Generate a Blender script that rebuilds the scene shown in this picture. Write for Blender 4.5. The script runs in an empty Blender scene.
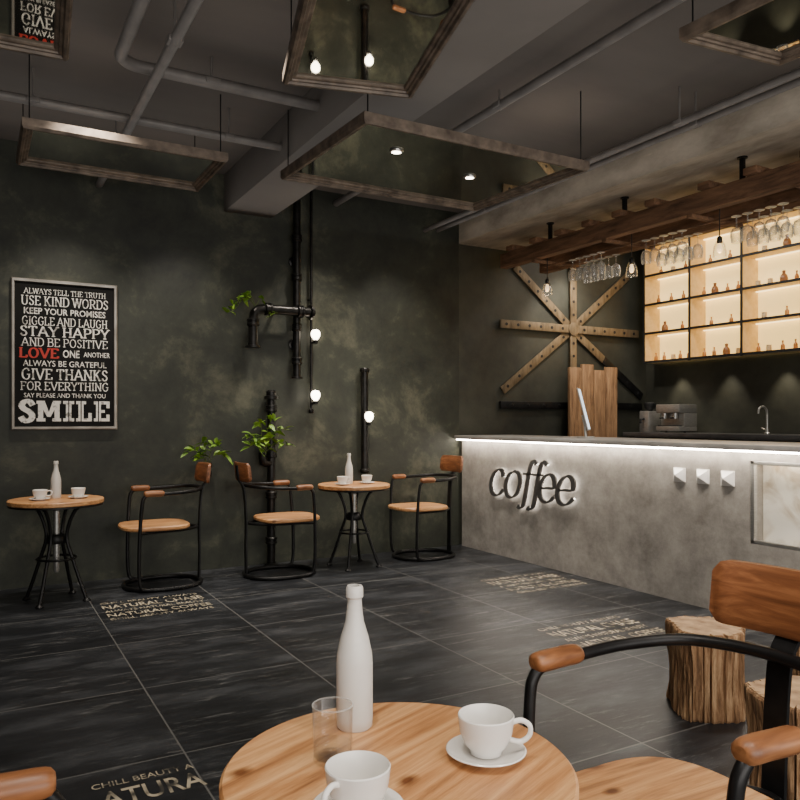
import bpy, bmesh, math, random
from mathutils import Vector, Matrix, Euler
R = math.radians; PI = math.pi
random.seed(7)
C = bpy.context.scene.collection

# ------------------------------------------------------------------ materials
def lin(c):
    return tuple((v/255/12.92 if v/255 <= .04045 else ((v/255+.055)/1.055)**2.4) for v in c) + (1,)
def mk(name, c1, c2=None, scale=6, stretch=(1, 1, 1), rough=.5, metal=0, bump=0, detail=6, lo=.3, hi=.7, mid=None, emit=0, distort=0, nrough=.5, spec=.5, knots=0):
    m = bpy.data.materials.new(name); m.use_nodes = True
    nt = m.node_tree; N = nt.nodes; L = nt.links; b = N['Principled BSDF']
    b.inputs['Roughness'].default_value = rough; b.inputs['Metallic'].default_value = metal
    b.inputs['Specular IOR Level'].default_value = spec
    c2 = c2 or tuple(min(255, v*1.12+2) for v in c1)
    tc = N.new('ShaderNodeTexCoord'); mp = N.new('ShaderNodeMapping'); mp.inputs['Scale'].default_value = stretch
    L.new(tc.outputs['Object'], mp.inputs['Vector'])
    oi = N.new('ShaderNodeObjectInfo'); mul = N.new('ShaderNodeMath'); mul.operation = 'MULTIPLY'; mul.inputs[1].default_value = 37
    L.new(oi.outputs['Random'], mul.inputs[0])
    nz = N.new('ShaderNodeTexNoise'); nz.noise_dimensions = '4D'
    nz.inputs['Scale'].default_value = scale; nz.inputs['Detail'].default_value = detail
    nz.inputs['Distortion'].default_value = distort; nz.inputs['Roughness'].default_value = nrough
    L.new(mp.outputs[0], nz.inputs['Vector']); L.new(mul.outputs[0], nz.inputs['W'])
    rp = N.new('ShaderNodeValToRGB'); L.new(nz.outputs['Fac'], rp.inputs['Fac'])
    e = rp.color_ramp.elements
    e[0].position = lo; e[0].color = lin(c1); e[1].position = hi; e[1].color = lin(c2)
    if mid:
        q = e.new((lo+hi)/2); q.color = lin(mid)
    col = rp.outputs['Color']
    if knots:
        mk2 = N.new('ShaderNodeMapping'); mk2.inputs['Scale'].default_value = (knots*.6, knots, 1); L.new(tc.outputs['Object'], mk2.inputs['Vector'])
        va = N.new('ShaderNodeVectorMath'); va.operation = 'ADD'; L.new(mk2.outputs[0], va.inputs[0]); L.new(mul.outputs[0], va.inputs[1])
        vo = N.new('ShaderNodeTexVoronoi'); vo.voronoi_dimensions = '2D'; vo.inputs['Scale'].default_value = 1; L.new(va.outputs[0], vo.inputs['Vector'])
        ad = N.new('ShaderNodeMath'); ad.operation = 'MULTIPLY_ADD'; ad.inputs[1].default_value = .08; L.new(nz.outputs['Fac'], ad.inputs[0]); L.new(vo.outputs['Distance'], ad.inputs[2])
        kr = N.new('ShaderNodeValToRGB'); k_ = kr.color_ramp.elements; k_[0].position = .07; k_[0].color = (.26, .17, .12, 1); k_[1].position = .13; k_[1].color = (1, 1, 1, 1)
        L.new(ad.outputs[0], kr.inputs['Fac'])
        mm = N.new('ShaderNodeMix'); mm.data_type = 'RGBA'; mm.blend_type = 'MULTIPLY'; mm.inputs[0].default_value = 1
        L.new(col, mm.inputs[6]); L.new(kr.outputs[0], mm.inputs[7]); col = mm.outputs[2]
    L.new(col, b.inputs['Base Color'])
    if emit:
        L.new(col, b.inputs['Emission Color']); b.inputs['Emission Strength'].default_value = emit
    if bump:
        bp = N.new('ShaderNodeBump'); bp.inputs['Strength'].default_value = bump; bp.inputs['Distance'].default_value = .02
        L.new(nz.outputs['Fac'], bp.inputs['Height']); L.new(bp.outputs[0], b.inputs['Normal'])
    return m
def glass(name, tint=(255, 255, 255), base=.04, top=.45, painted_sheen=0):
    m = bpy.data.materials.new(name); m.use_nodes = True
    nt = m.node_tree; N = nt.nodes; L = nt.links; N.remove(N['Principled BSDF']); out = N['Material Output']
    t = N.new('ShaderNodeBsdfTransparent'); t.inputs[0].default_value = lin(tint)
    g = N.new('ShaderNodeBsdfGlossy'); g.inputs['Roughness'].default_value = .05
    refl = g
    if painted_sheen:
        d = N.new('ShaderNodeBsdfDiffuse'); d.inputs[0].default_value = (.85, .84, .8, 1)  # white diffuse paints pale reflections onto otherwise clear glass
        m2 = N.new('ShaderNodeMixShader'); m2.inputs[0].default_value = painted_sheen
        L.new(g.outputs[0], m2.inputs[1]); L.new(d.outputs[0], m2.inputs[2]); refl = m2
    lw = N.new('ShaderNodeLayerWeight'); lw.inputs[0].default_value = .3
    mr = N.new('ShaderNodeMapRange'); mr.inputs[3].default_value = base; mr.inputs[4].default_value = top
    mx = N.new('ShaderNodeMixShader'); L.new(lw.outputs['Facing'], mr.inputs[0]); L.new(mr.outputs[0], mx.inputs[0])
    L.new(t.outputs[0], mx.inputs[1]); L.new(refl.outputs[0], mx.inputs[2]); L.new(mx.outputs[0], out.inputs[0])
    return m
def floor_mat():
    m = bpy.data.materials.new('slate_tiles'); m.use_nodes = True
    nt = m.node_tree; N = nt.nodes; L = nt.links; b = N['Principled BSDF']
    tc = N.new('ShaderNodeTexCoord'); mp = N.new('ShaderNodeMapping'); mp.inputs['Location'].default_value = (.1, .27, 0)
    L.new(tc.outputs['Object'], mp.inputs['Vector'])
    br = N.new('ShaderNodeTexBrick'); br.offset = 0; br.squash = 1
    for k, v in (('Scale', 1), ('Brick Width', .8), ('Row Height', .8), ('Mortar Size', .0035), ('Mortar Smooth', 0), ('Bias', 0)):
        br.inputs[k].default_value = v
    br.inputs['Color1'].default_value = (0, 0, 0, 1); br.inputs['Color2'].default_value = (1, 1, 1, 1); br.inputs['Mortar'].default_value = (.5, .5, .5, 1)
    L.new(mp.outputs[0], br.inputs['Vector'])
    mu = N.new('ShaderNodeMath'); mu.operation = 'MULTIPLY'; mu.inputs[1].default_value = 23; L.new(br.outputs['Color'], mu.inputs[0])
    def layer(st, sc, ro, stops, di=.3):
        m2 = N.new('ShaderNodeMapping'); m2.inputs['Scale'].default_value = st; L.new(tc.outputs['Object'], m2.inputs['Vector'])
        nz = N.new('ShaderNodeTexNoise'); nz.noise_dimensions = '4D'; nz.inputs['Scale'].default_value = sc; nz.inputs['Detail'].default_value = 11
        nz.inputs['Roughness'].default_value = ro; nz.inputs['Distortion'].default_value = di
        L.new(m2.outputs[0], nz.inputs['Vector']); L.new(mu.outputs[0], nz.inputs['W'])
        rp = N.new('ShaderNodeValToRGB'); e = rp.color_ramp.elements
        e[0].position, e[0].color = stops[0][0], lin(stops[0][1]); e[1].position, e[1].color = stops[-1][0], lin(stops[-1][1])
        for p, c in stops[1:-1]:
            q = e.new(p); q.color = lin(c)
        L.new(nz.outputs['Fac'], rp.inputs['Fac']); return nz, rp
    n1, base = layer((.9, 3.0, 1), 1.9, .66, [(.34, (16, 17, 21)), (.5, (33, 35, 39)), (.66, (66, 68, 72))], .15)
    n2, worn = layer((1.6, 13, 1), 2.8, .8, [(.525, (0, 0, 0)), (.59, (140, 140, 140)), (.66, (255, 255, 255))], .1)
    n3, msk = layer((.8, 1.8, 1), 2.6, .62, [(.44, (0, 0, 0)), (.58, (255, 255, 255))], .2)
    mm = N.new('ShaderNodeMix'); mm.data_type = 'RGBA'; mm.blend_type = 'MULTIPLY'; mm.inputs[0].default_value = 1
    L.new(worn.outputs[0], mm.inputs[6]); L.new(msk.outputs[0], mm.inputs[7])
    mx = N.new('ShaderNodeMix'); mx.data_type = 'RGBA'; mx.inputs[7].default_value = lin((146, 145, 143))
    L.new(mm.outputs[2], mx.inputs[0]); L.new(base.outputs[0], mx.inputs[6])
    mix = N.new('ShaderNodeMix'); mix.data_type = 'RGBA'; mix.inputs[7].default_value = lin((104, 103, 101))
    L.new(br.outputs['Fac'], mix.inputs[0]); L.new(mx.outputs[2], mix.inputs[6]); L.new(mix.outputs[2], b.inputs['Base Color'])
    b.inputs['Roughness'].default_value = .4
    b.inputs['Specular IOR Level'].default_value = .4
    bp = N.new('ShaderNodeBump'); bp.inputs['Strength'].default_value = .12; bp.inputs['Distance'].default_value = .01
    L.new(n2.outputs['Fac'], bp.inputs['Height']); L.new(bp.outputs[0], b.inputs['Normal'])
    return m
M = {}
M['wall'] = mk('dark_green_plaster', (22, 25, 19), (90, 89, 72), scale=2.1, rough=.6, bump=.25, detail=12, lo=.34, hi=.7, mid=(45, 48, 38), distort=.25, nrough=.7)
M['wallbar'] = mk('dark_bar_plaster', (26, 28, 23), (68, 68, 57), scale=1.9, rough=.62, bump=.2, detail=10, nrough=.64)
M['ceil'] = mk('grey_ceiling_slab', (92, 87, 83), (108, 102, 97), scale=1.1, stretch=(.6, 2, 1), rough=.9, detail=6, spec=.2, bump=.06)
M['beam'] = mk('grey_beam', (100, 95, 91), (118, 113, 108), scale=1.2, rough=.85, spec=.2)
M['conc'] = mk('raw_concrete', (140, 130, 116), (208, 197, 180), scale=3, stretch=(2, .7, 1.4), rough=.85, bump=.5, detail=11, nrough=.66)
M['floor'] = floor_mat()
M['counter'] = mk('mottled_concrete', (112, 107, 101), (184, 178, 170), scale=4, rough=.55, bump=.12, detail=13, nrough=.76)
M['ctop'] = mk('dark_stone_top', (58, 57, 58), (84, 82, 82), scale=12, rough=.3)
M['bartop'] = mk('pale_stone_top', (140, 137, 133), (172, 168, 164), scale=8, rough=.35)
M['oak'] = mk('warm_oak', (118, 74, 44), (224, 175, 122), scale=2.4, stretch=(.8, 13, 13), rough=.42, detail=12, mid=(186, 132, 84), lo=.29, hi=.65, distort=.7, bump=.05, nrough=.68, knots=5)
M['oakdark'] = mk('oiled_oak', (82, 48, 28), (158, 104, 66), scale=3, stretch=(14, 1.2, 14), rough=.45, detail=10, mid=(124, 76, 46), distort=.7, nrough=.64)
M['padwood'] = mk('oiled_oak_pad', (100, 60, 34), (166, 112, 72), scale=3, stretch=(2, 14, 14), rough=.42, detail=8, mid=(134, 86, 52), distort=.8)
M['rackwood'] = mk('rustic_beam_wood', (66, 45, 32), (160, 120, 90), scale=3, stretch=(7, 1, 7), rough=.8, bump=.8, detail=10, distort=.6, nrough=.7)
M['star'] = mk('bronze_strip', (92, 77, 56), (136, 116, 88), scale=5, stretch=(6, 6, 1.5), rough=.55, bump=.1, metal=.2)
M['plank'] = mk('barn_planks', (92, 64, 42), (184, 144, 104), scale=4, stretch=(8, 8, .8), rough=.75, bump=.6, detail=10, distort=1, nrough=.66)
M['log'] = mk('split_log', (70, 47, 31), (214, 176, 134), scale=4, stretch=(8, 8, .8), rough=.85, bump=1, detail=11, mid=(158, 118, 82), lo=.34, hi=.64, nrough=.72)
M['logtop'] = mk('log_end_grain', (130, 96, 66), (206, 170, 128), scale=16, rough=.7, bump=.4, detail=10)
M['frame'] = mk('aged_frame_wood', (82, 71, 62), (144, 128, 113), scale=5, stretch=(3, 3, 3), rough=.5, detail=7)
M['mirror'] = mk('old_mirror', (206, 206, 200), (220, 220, 214), scale=3, rough=.02, metal=1)
M['iron'] = mk('black_iron', (24, 24, 25), (42, 41, 41), scale=18, rough=.4, metal=.6)
M['pipe'] = mk('blackened_pipe', (22, 22, 22), (50, 48, 46), scale=22, rough=.34, metal=.7)
M['cpipe'] = mk('painted_conduit', (92, 88, 85), (114, 109, 105), scale=9, rough=.5, metal=.1)
M['white'] = mk('white_porcelain', (226, 222, 216), (236, 233, 228), scale=4, rough=.22)
M['bottle'] = mk('white_glazed_bottle', (206, 202, 195), (218, 214, 208), scale=3, rough=.35)
M['glass'] = glass('clear_glass', (255, 255, 255), .015, .5, .1)
M['wglass'] = glass('stemware_glass', (253, 253, 253), .1, .9, .65)
M['water'] = glass('water', (252, 253, 253), .02, .3)
M['black'] = mk('matte_black', (16, 16, 17), (26, 26, 27), scale=8, rough=.6)
M['letter'] = mk('grey_letter_metal', (70, 69, 68), (92, 91, 90), scale=8, rough=.4, metal=.3)
M['poster'] = mk('poster_black', (15, 15, 15), (30, 29, 28), scale=2, rough=.75, spec=.15)
M['ink'] = mk('poster_white_ink', (150, 146, 139), (236, 232, 224), scale=34, rough=.7, spec=.2, lo=.36, hi=.48, detail=8)
M['red'] = mk('poster_red_ink', (178, 44, 34), (196, 58, 44), scale=30, rough=.6)
M['tiletext'] = mk('worn_beige_print', (62, 59, 54), (190, 178, 154), scale=12, rough=.5, lo=.37, hi=.55, detail=9)
M['steel'] = mk('brushed_steel', (170, 168, 164), (200, 198, 194), scale=20, stretch=(1, 1, 8), rough=.36, metal=.8)
M['leaf'] = mk('fresh_leaf', (74, 112, 30), (142, 176, 58), scale=9, rough=.45)
M['stem'] = mk('green_stem', (70, 84, 34), (96, 108, 48), scale=20, rough=.6)
M['led'] = mk('led_strip', (255, 240, 220), (255, 244, 228), rough=.5, emit=42)
M['ledwarm'] = mk('warm_shelf_strip', (255, 228, 164), (255, 232, 172), rough=.5, emit=3.2)
M['ledsoft'] = mk('soft_led_strip', (255, 236, 206), (255, 240, 214), rough=.5, emit=9)
M['halo'] = mk('letter_backlight', (255, 244, 230), (255, 248, 236), rough=.5, emit=7)
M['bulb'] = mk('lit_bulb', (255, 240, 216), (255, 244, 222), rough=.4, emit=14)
M['filament'] = mk('edison_bulb', (255, 216, 160), (255, 222, 170), rough=.4, emit=1.6)
M['niche'] = mk('lit_shelf_panel', (250, 218, 136), (255, 226, 152), scale=.8, rough=.7, emit=1.35, detail=2)
M['shelfwood'] = mk('honey_shelf', (220, 190, 132), (236, 208, 152), scale=4, stretch=(6, 1, 6), rough=.5)
M['amber'] = mk('amber_bottle', (178, 118, 60), (204, 150, 90), scale=6, rough=.25)
M['cream'] = mk('cream_jar', (196, 172, 130), (220, 196, 156), scale=6, rough=.3)
M['brown'] = mk('dark_brown_jar', (130, 86, 50), (162, 114, 72), scale=6, rough=.3)
M['marble'] = mk('cream_marble', (196, 178, 150), (246, 240, 226), scale=3.4, rough=.3, detail=10, distort=2.4, lo=.38, hi=.58, emit=.22)  # slight glow put into the stone so the niche looks lit
M['screen'] = mk('tablet_screen', (206, 222, 232), (232, 242, 250), scale=3, rough=.2, emit=2)
M['pframe'] = mk('poster_frame', (116, 110, 102), (156, 150, 142), scale=9, rough=.35, metal=.5)

# ------------------------------------------------------------------ mesh helpers
def obj(name, bm, m, parent=None, angle=40, loc=None, label=None):
    bmesh.ops.recalc_face_normals(bm, faces=bm.faces[:])
    me = bpy.data.meshes.new(name); bm.to_mesh(me); bm.free()
    me.polygons.foreach_set('use_smooth', [True]*len(me.polygons)); me.set_sharp_from_angle(angle=R(angle))
    me.materials.append(m)
    o = bpy.data.objects.new(name, me); C.objects.link(o)
    if parent: o.parent = parent
    if loc: o.location = loc
    if label: o['label'] = label
    return o
def thing(name, label, cat, loc=(0, 0, 0), rotz=0, group=None):
    o = bpy.data.objects.new(name, None); C.objects.link(o); o.empty_display_size = .1
    o.location = loc; o.rotation_euler = (0, 0, rotz); tag(o, label, cat, group); return o
def tag(o, label, cat, group=None):
    o['label'] = label; o['category'] = cat
    if group: o['group'] = group
    return o
def struct(name, bm, m):
    o = obj(name, bm, m); o['kind'] = 'structure'; return o
def copy_tree(o, parent=None):
    c = o.copy(); C.objects.link(c)
    if parent: c.parent = parent
    for ch in [x for x in o.children]: copy_tree(ch, c)
    return c
def dup(o, loc, rotz, label, group=None):
    c = copy_tree(o); c.location = loc; c.rotation_euler = (0, 0, rotz); c['label'] = label
    if group: c['group'] = group
    return c
def nb(): return bmesh.new()
def box(bm, x0, x1, y0, y1, z0, z1, bev=0, mat=None):
    r = bmesh.ops.create_cube(bm, size=1)
    vs = r['verts']
    for v in vs:
        v.co = Vector((x0+(v.co.x+.5)*(x1-x0), y0+(v.co.y+.5)*(y1-y0), z0+(v.co.z+.5)*(z1-z0)))
    if bev:
        es = list({e for v in vs for e in v.link_edges})
        r2 = bmesh.ops.bevel(bm, geom=es, offset=bev, segments=2, affect='EDGES', profile=.5)
        vs = list({v for f in r2['faces'] for v in f.verts} | {v for v in vs if v.is_valid})
    if mat is not None:
        for v in vs: v.co = mat @ v.co
    return bm
def loft(bm, secs, caps=True, closed=False):
    rows = [[bm.verts.new(p) for p in s] for s in secs]
    n = len(rows[0]); k = len(rows)
    for i in range(k if closed else k-1):
        a, b = rows[i], rows[(i+1) % k]
        for j in range(n):
            try: bm.faces.new((a[j], a[(j+1) % n], b[(j+1) % n], b[j]))
            except ValueError: pass
    if caps and not closed:
        bm.faces.new(rows[0]); bm.faces.new(rows[-1])
    return bm
def cr(pts, n=6, closed=False):
    P = [Vector(p) for p in pts]; out = []; k = len(P)
    for i in range(k if closed else k-1):
        g = lambda j: P[j % k] if closed else P[max(0, min(k-1, j))]
        a, b, c, d = g(i-1), g(i), g(i+1), g(i+2)
        for s in range(n):
            t = s/n
            out.append(.5*((2*b)+(c-a)*t+(2*a-5*b+4*c-d)*t*t+(3*b-a-3*c+d)*t**3))
    if not closed: out.append(P[-1])
    return out
def tube(bm, pts, r, seg=10, closed=False, smooth=0, flat=1):
    P = cr(pts, smooth, closed) if smooth else [Vector(p) for p in pts]
    k = len(P); secs = []; up = None
    for i in range(k):
        if closed: t = P[(i+1) % k]-P[i-1]
        else: t = P[min(k-1, i+1)]-P[max(0, i-1)]
        t.normalize()
        if up is None:
            up = Vector((0, 0, 1)) if abs(t.z) < .9 else Vector((1, 0, 0))
        up = (up-t*up.dot(t)).normalized(); s = t.cross(up)
        rr = r[i*len(r)//k] if isinstance(r, (list, tuple)) else (r(i/(k-1)) if callable(r) else r)
        secs.append([P[i]+up*rr*flat*math.sin(2*PI*j/seg)+s*rr*math.cos(2*PI*j/seg) for j in range(seg)])
    return loft(bm, secs, True, closed)
def lathe(bm, prof, seg=32, c=(0, 0, 0), mat=None):
    cx, cy, cz = c
    secs = [[Vector((cx+max(r, .0004)*math.cos(2*PI*j/seg), cy+max(r, .0004)*math.sin(2*PI*j/seg), cz+z)) for j in range(seg)] for r, z in prof]
    if mat is not None: secs = [[mat @ p for p in s] for s in secs]
    return loft(bm, secs)
def slab(bm, outline, z0, z1, b=.004):
    def ins(d):
        n = len(outline); cx = sum(p[0] for p in outline)/n; cy = sum(p[1] for p in outline)/n
        o = []
        for x, y in outline:
            v = Vector((x-cx, y-cy)); l = v.length; v = v*(l-d)/l; o.append((cx+v.x, cy+v.y))
        return o
    i1 = ins(b)
    return loft(bm, [[(x, y, z0) for x, y in i1], [(x, y, z0+b) for x, y in outline], [(x, y, z1-b) for x, y in outline], [(x, y, z1) for x, y in i1]])
def circ(r, n=64, e=2.0, ry=None, cx=0):
    ry = ry or r; o = []
    for i in range(n):
        a = 2*PI*i/n; c, s = math.cos(a), math.sin(a)
        o.append((cx+r*math.copysign(abs(c)**(2/e), c), ry*math.copysign(abs(s)**(2/e), s)))
    return o
def text_bm(bm, s, x0, x1, y0, y1, fn, off=0.0, depth=0):
    cu = bpy.data.curves.new('t', 'FONT'); cu.body = s; cu.size = 1; cu.offset = off; cu.resolution_u = 3
    o = bpy.data.objects.new('t', cu); C.objects.link(o)
    dg = bpy.context.evaluated_depsgraph_get(); dg.update()
    me = bpy.data.meshes.new_from_object(o.evaluated_get(dg))
    xs = [v.co.x for v in me.vertices]; ys = [v.co.y for v in me.vertices]
    ax, bx_, ay, by = min(xs), max(xs), min(ys), max(ys)
    vs = [bm.verts.new(fn(x0+(v.co.x-ax)/(bx_-ax)*(x1-x0), y0+(v.co.y-ay)/(by-ay)*(y1-y0))) for v in me.vertices]
    for p in me.polygons:
        try: bm.faces.new([vs[i] for i in p.vertices])
        except ValueError: pass
    bpy.data.objects.remove(o); bpy.data.curves.remove(cu); bpy.data.meshes.remove(me)
# a hand drawn slab serif alphabet (strokes on a unit high box)
ST = [(.14, 0), (.14, 1)]; CC = [(.7, .8), (.56, .97), (.36, .98), (.14, .78), (.09, .5), (.14, .22), (.36, .02), (.56, .03), (.72, .2)]
PB = [(.14, .97), (.42, .97), (.62, .86), (.62, .6), (.42, .47), (.14, .47)]
SG = {
 'A': (.86, [[(.04, 0), (.42, 1)], [(.42, 1), (.82, 0)], [(.18, .34), (.68, .34)]]),
 'B': (.76, [ST, [(.14, .97), (.42, .97), (.6, .88), (.6, .64), (.44, .54), (.14, .54)], [(.14, .54), (.44, .54), (.66, .42), (.67, .14), (.48, .03), (.14, .03)]]),
 'C': (.78, [CC]), 'D': (.82, [ST, [(.14, .97), (.44, .97), (.68, .8), (.74, .5), (.68, .2), (.44, .03), (.14, .03)]]),
 'E': (.7, [ST, [(.14, .96), (.62, .96), (.62, .8)], [(.14, .52), (.48, .52)], [(.14, .04), (.64, .04), (.64, .22)]]),
 'F': (.66, [ST, [(.14, .96), (.62, .96), (.62, .78)], [(.14, .5), (.48, .5)]]),
 'G': (.84, [CC, [(.71, .16), (.71, .46)], [(.5, .46), (.8, .46)]]),
 'H': (.84, [[(.15, 0), (.15, 1)], [(.69, 0), (.69, 1)], [(.15, .52), (.69, .52)]]),
 'I': (.34, [[(.17, 0), (.17, 1)]]), 'K': (.8, [[(.15, 0), (.15, 1)], [(.15, .42), (.64, 1)], [(.32, .6), (.7, 0)]]),
 'L': (.68, [ST, [(.14, .04), (.62, .04), (.62, .26)]]),
 'M': (1.0, [[(.12, 0), (.12, 1)], [(.12, 1), (.5, .1)], [(.5, .1), (.88, 1)], [(.88, 0), (.88, 1)]]),
 'N': (.86, [[(.13, 0), (.13, 1)], [(.13, 1), (.73, 0)], [(.73, 0), (.73, 1)]]),
 'O': (.86, [[(.43, .98), (.2, .86), (.09, .5), (.2, .14), (.43, .02), (.66, .14), (.77, .5), (.66, .86), (.43, .98)]]),
 'P': (.7, [ST, PB]), 'R': (.78, [ST, PB, [(.38, .47), (.7, 0)]]),
 'S': (.62, [[(.54, .78), (.42, .96), (.22, .95), (.1, .78), (.2, .6), (.42, .45), (.53, .25), (.42, .05), (.2, .04), (.07, .22)]]),
 'T': (.74, [[(.37, 0), (.37, 1)], [(.05, .78), (.06, .96), (.68, .96), (.69, .78)]]),
 'U': (.84, [[(.15, 1), (.15, .3), (.24, .08), (.42, .01), (.6, .08), (.69, .3), (.69, 1)]]),
 'V': (.82, [[(.04, 1), (.42, 0)], [(.42, 0), (.78, 1)]]),
 'W': (1.1, [[(.04, 1), (.3, 0)], [(.3, 0), (.55, 1)], [(.55, 1), (.8, 0)], [(.8, 0), (1.06, 1)]]),
 'Y': (.78, [[(.39, 0), (.39, .45)], [(.39, .45), (.06, 1)], [(.39, .45), (.72, 1)]])}
NOSERIF = {('A', 1), ('V', 0), ('W', 0), ('N', 2)}
dcount = [0]
def lay():
    dcount[0] = (dcount[0]+1) % 50; return Vector((0, -dcount[0]*1.2e-5, 0))
def serif_bm(bm, s, x0, x1, y0, y1, fn, tk=.085, tn=.035):
    tot = sum(.32 if c == ' ' else SG[c][0]+.07 for c in s)-.07; u = (x1-x0)/tot; h = y1-y0; x = 0
    def quad(pts):
        d = lay()
        try: bm.faces.new([bm.verts.new(Vector(fn(x0+(x+p[0])*u, y0+p[1]*h))+d) for p in pts])
        except ValueError: pass
    for c in s:
        if c == ' ': x += .32; continue
        w, sts = SG[c]
        for st in sts:
            P = cr([(a, b, 0) for a, b in st], 3) if len(st) > 4 else [Vector((a, b, 0)) for a, b in st]
            for a, b in zip(P, P[1:]):
                t = (b-a).normalized(); n = Vector((-t.y, t.x, 0)); hw = tn+(tk-tn)*abs(math.sin(math.atan2(t.y, t.x)-.2))
                e = t*.012
                quad([a-e+n*hw, b+e+n*hw, b+e-n*hw, a-e-n*hw])
            for p in (st[0], st[-1]):
                if p[1] in (0, 1) and (c, p[1]) not in NOSERIF:
                    z = (0, .075) if p[1] == 0 else (.925, 1)
                    quad([(p[0]-.15, z[0]), (p[0]+.15, z[0]), (p[0]+.15, z[1]), (p[0]-.15, z[1])])
        x += w+.07

# ------------------------------------------------------------------ the setting
H = 3.4
fl = struct('floor', box(nb(), -3, 7.3, -2, 6.7, -.1, 0), M['floor'])
struct('ceiling', box(nb(), -3, 7.3, -2, 6.7, H, H+.1), M['ceil'])
struct('wall_back', box(nb(), -3, 4.31, 6.42, 6.7, 0, H), M['wall'])
struct('wall_bar', box(nb(), 4.31, 7.3, 6.46, 6.7, 0, H), M['wallbar'])
struct('wall_right', box(nb(), 7.05, 7.3, -2, 6.46, 0, H), M['wallbar'])
struct('wall_left', box(nb(), -3.2, -3, -2, 6.7, 0, H), M['wall'])
struct('trim_1', box(nb(), 1.87, 2.3, -2, 6.42, 3.08, H, .006), M['beam'])
struct('trim_2', box(nb(), 4.31, 5.4, -2, 6.46, 3.09, H, .006), M['conc'])

def floor_text(x0, x1, y0):
    bm = nb(); fn = lambda a, b: (a, b, .0015); w = x1-x0
    text_bm(bm, 'CHILL BEAUTY ALWAYS', x0, x0+w*.98, y0+.62, y0+.67, fn, .01)
    text_bm(bm, 'NATURAL CHASE', x0, x1, y0+.47, y0+.58, fn, .015)
    text_bm(bm, 'ALWAYS NATURAL BEAUTY', x0, x0+w*.97, y0+.375, y0+.43, fn, .01)
    text_bm(bm, 'NATURAL', x0, x0+w*.55, y0+.25, y0+.335, fn, .015)
    text_bm(bm, 'COFFEE', x0+w*.6, x1, y0+.25, y0+.335, fn, .015)
    text_bm(bm, 'CHILL BEAUTY ALWAYS', x0, x0+w*.98, y0+.16, y0+.21, fn, .01)
    obj('floor_lettering', bm, M['tiletext'], fl, label='worn beige lettering printed on a floor tile')
floor_text(.75, 1.43, 4.93); floor_text(3.5, 4.18, 4.25); floor_text(2.98, 3.66, 2.93)
bm = nb(); fn = lambda a, b: (a, b, .0015)
text_bm(bm, 'CHILL BEAUTY A', .35, .70, 2.785, 2.825, fn, .005); text_bm(bm, 'ATURA', .365, .71, 2.635, 2.75, fn, .01)
obj('floor_lettering', bm, M['tiletext'], fl, label='worn beige lettering on the tile nearest the camera')

# ------------------------------------------------------------------ ceiling pipes
def cpipe(pts, r, label, clamps):
    t = thing('ceiling_pipe', label, 'pipe', pts[0], group='conduits under the ceiling')
    o = Vector(pts[0]); b = nb(); tube(b, [Vector(p)-o for p in pts], r, 12); obj('pipe_run', b, M['cpipe'], t)
    for c in clamps:
        c = Vector(c)-o; b = nb(); zt = H-o.z
        tube(b, [(c.x, c.y, c.z-r), (c.x, c.y, zt)], .007, 6); box(b, c.x-r-.008, c.x+r+.008, c.y-r-.008, c.y+r+.008, c.z-.016, c.z+.016, .004)
        obj('pipe_clamp', b, M['cpipe'], t)
    return t
cpipe([(-2.95, 5.03, 3.2), (1.87, 5.03, 3.2)], .028, 'straight grey conduit running above the left hanging frame to the beam', [(.3, 5.03, 3.2), (1.5, 5.03, 3.2)])
arc = [(.68+.12-.12*math.cos(R(a)), 4.25+.12*math.sin(R(a)), 3.25) for a in range(0, 91, 10)]
cpipe([(.68, -1.9, 3.25)]+arc+[(1.87, 4.37, 3.25)], .034, 'grey conduit with a right angle bend ending at the beam', [(.68, 3.3, 3.25), (1.2, 4.37, 3.25)])
cpipe([(.86, -1.9, 3.16), (.86, 6.42, 3.16)], .028, 'straight grey conduit crossing the ceiling to meet the wall beside the poster', [(.86, 3.8, 3.16), (.86, 5.6, 3.16)])
cpipe([(2.93, -1.9, 3.3), (2.93, 6.42, 3.3)], .028, 'grey conduit on the ceiling just right of the dark beam', [(2.93, 3.9, 3.3), (2.93, 5.4, 3.3)])
cpipe([(3.9, -1.9, 3.17), (3.9, 6.42, 3.17)], .022, 'lower grey conduit beside the concrete bulkhead', [(3.9, 3.3, 3.17), (3.9, 5.6, 3.17)])
cpipe([(4.05, -1.9, 3.19), (4.05, 6.42, 3.19)], .022, 'grey conduit hugging the concrete bulkhead over the bar', [(4.05, 3.3, 3.19), (4.05, 5.6, 3.19)])

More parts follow.
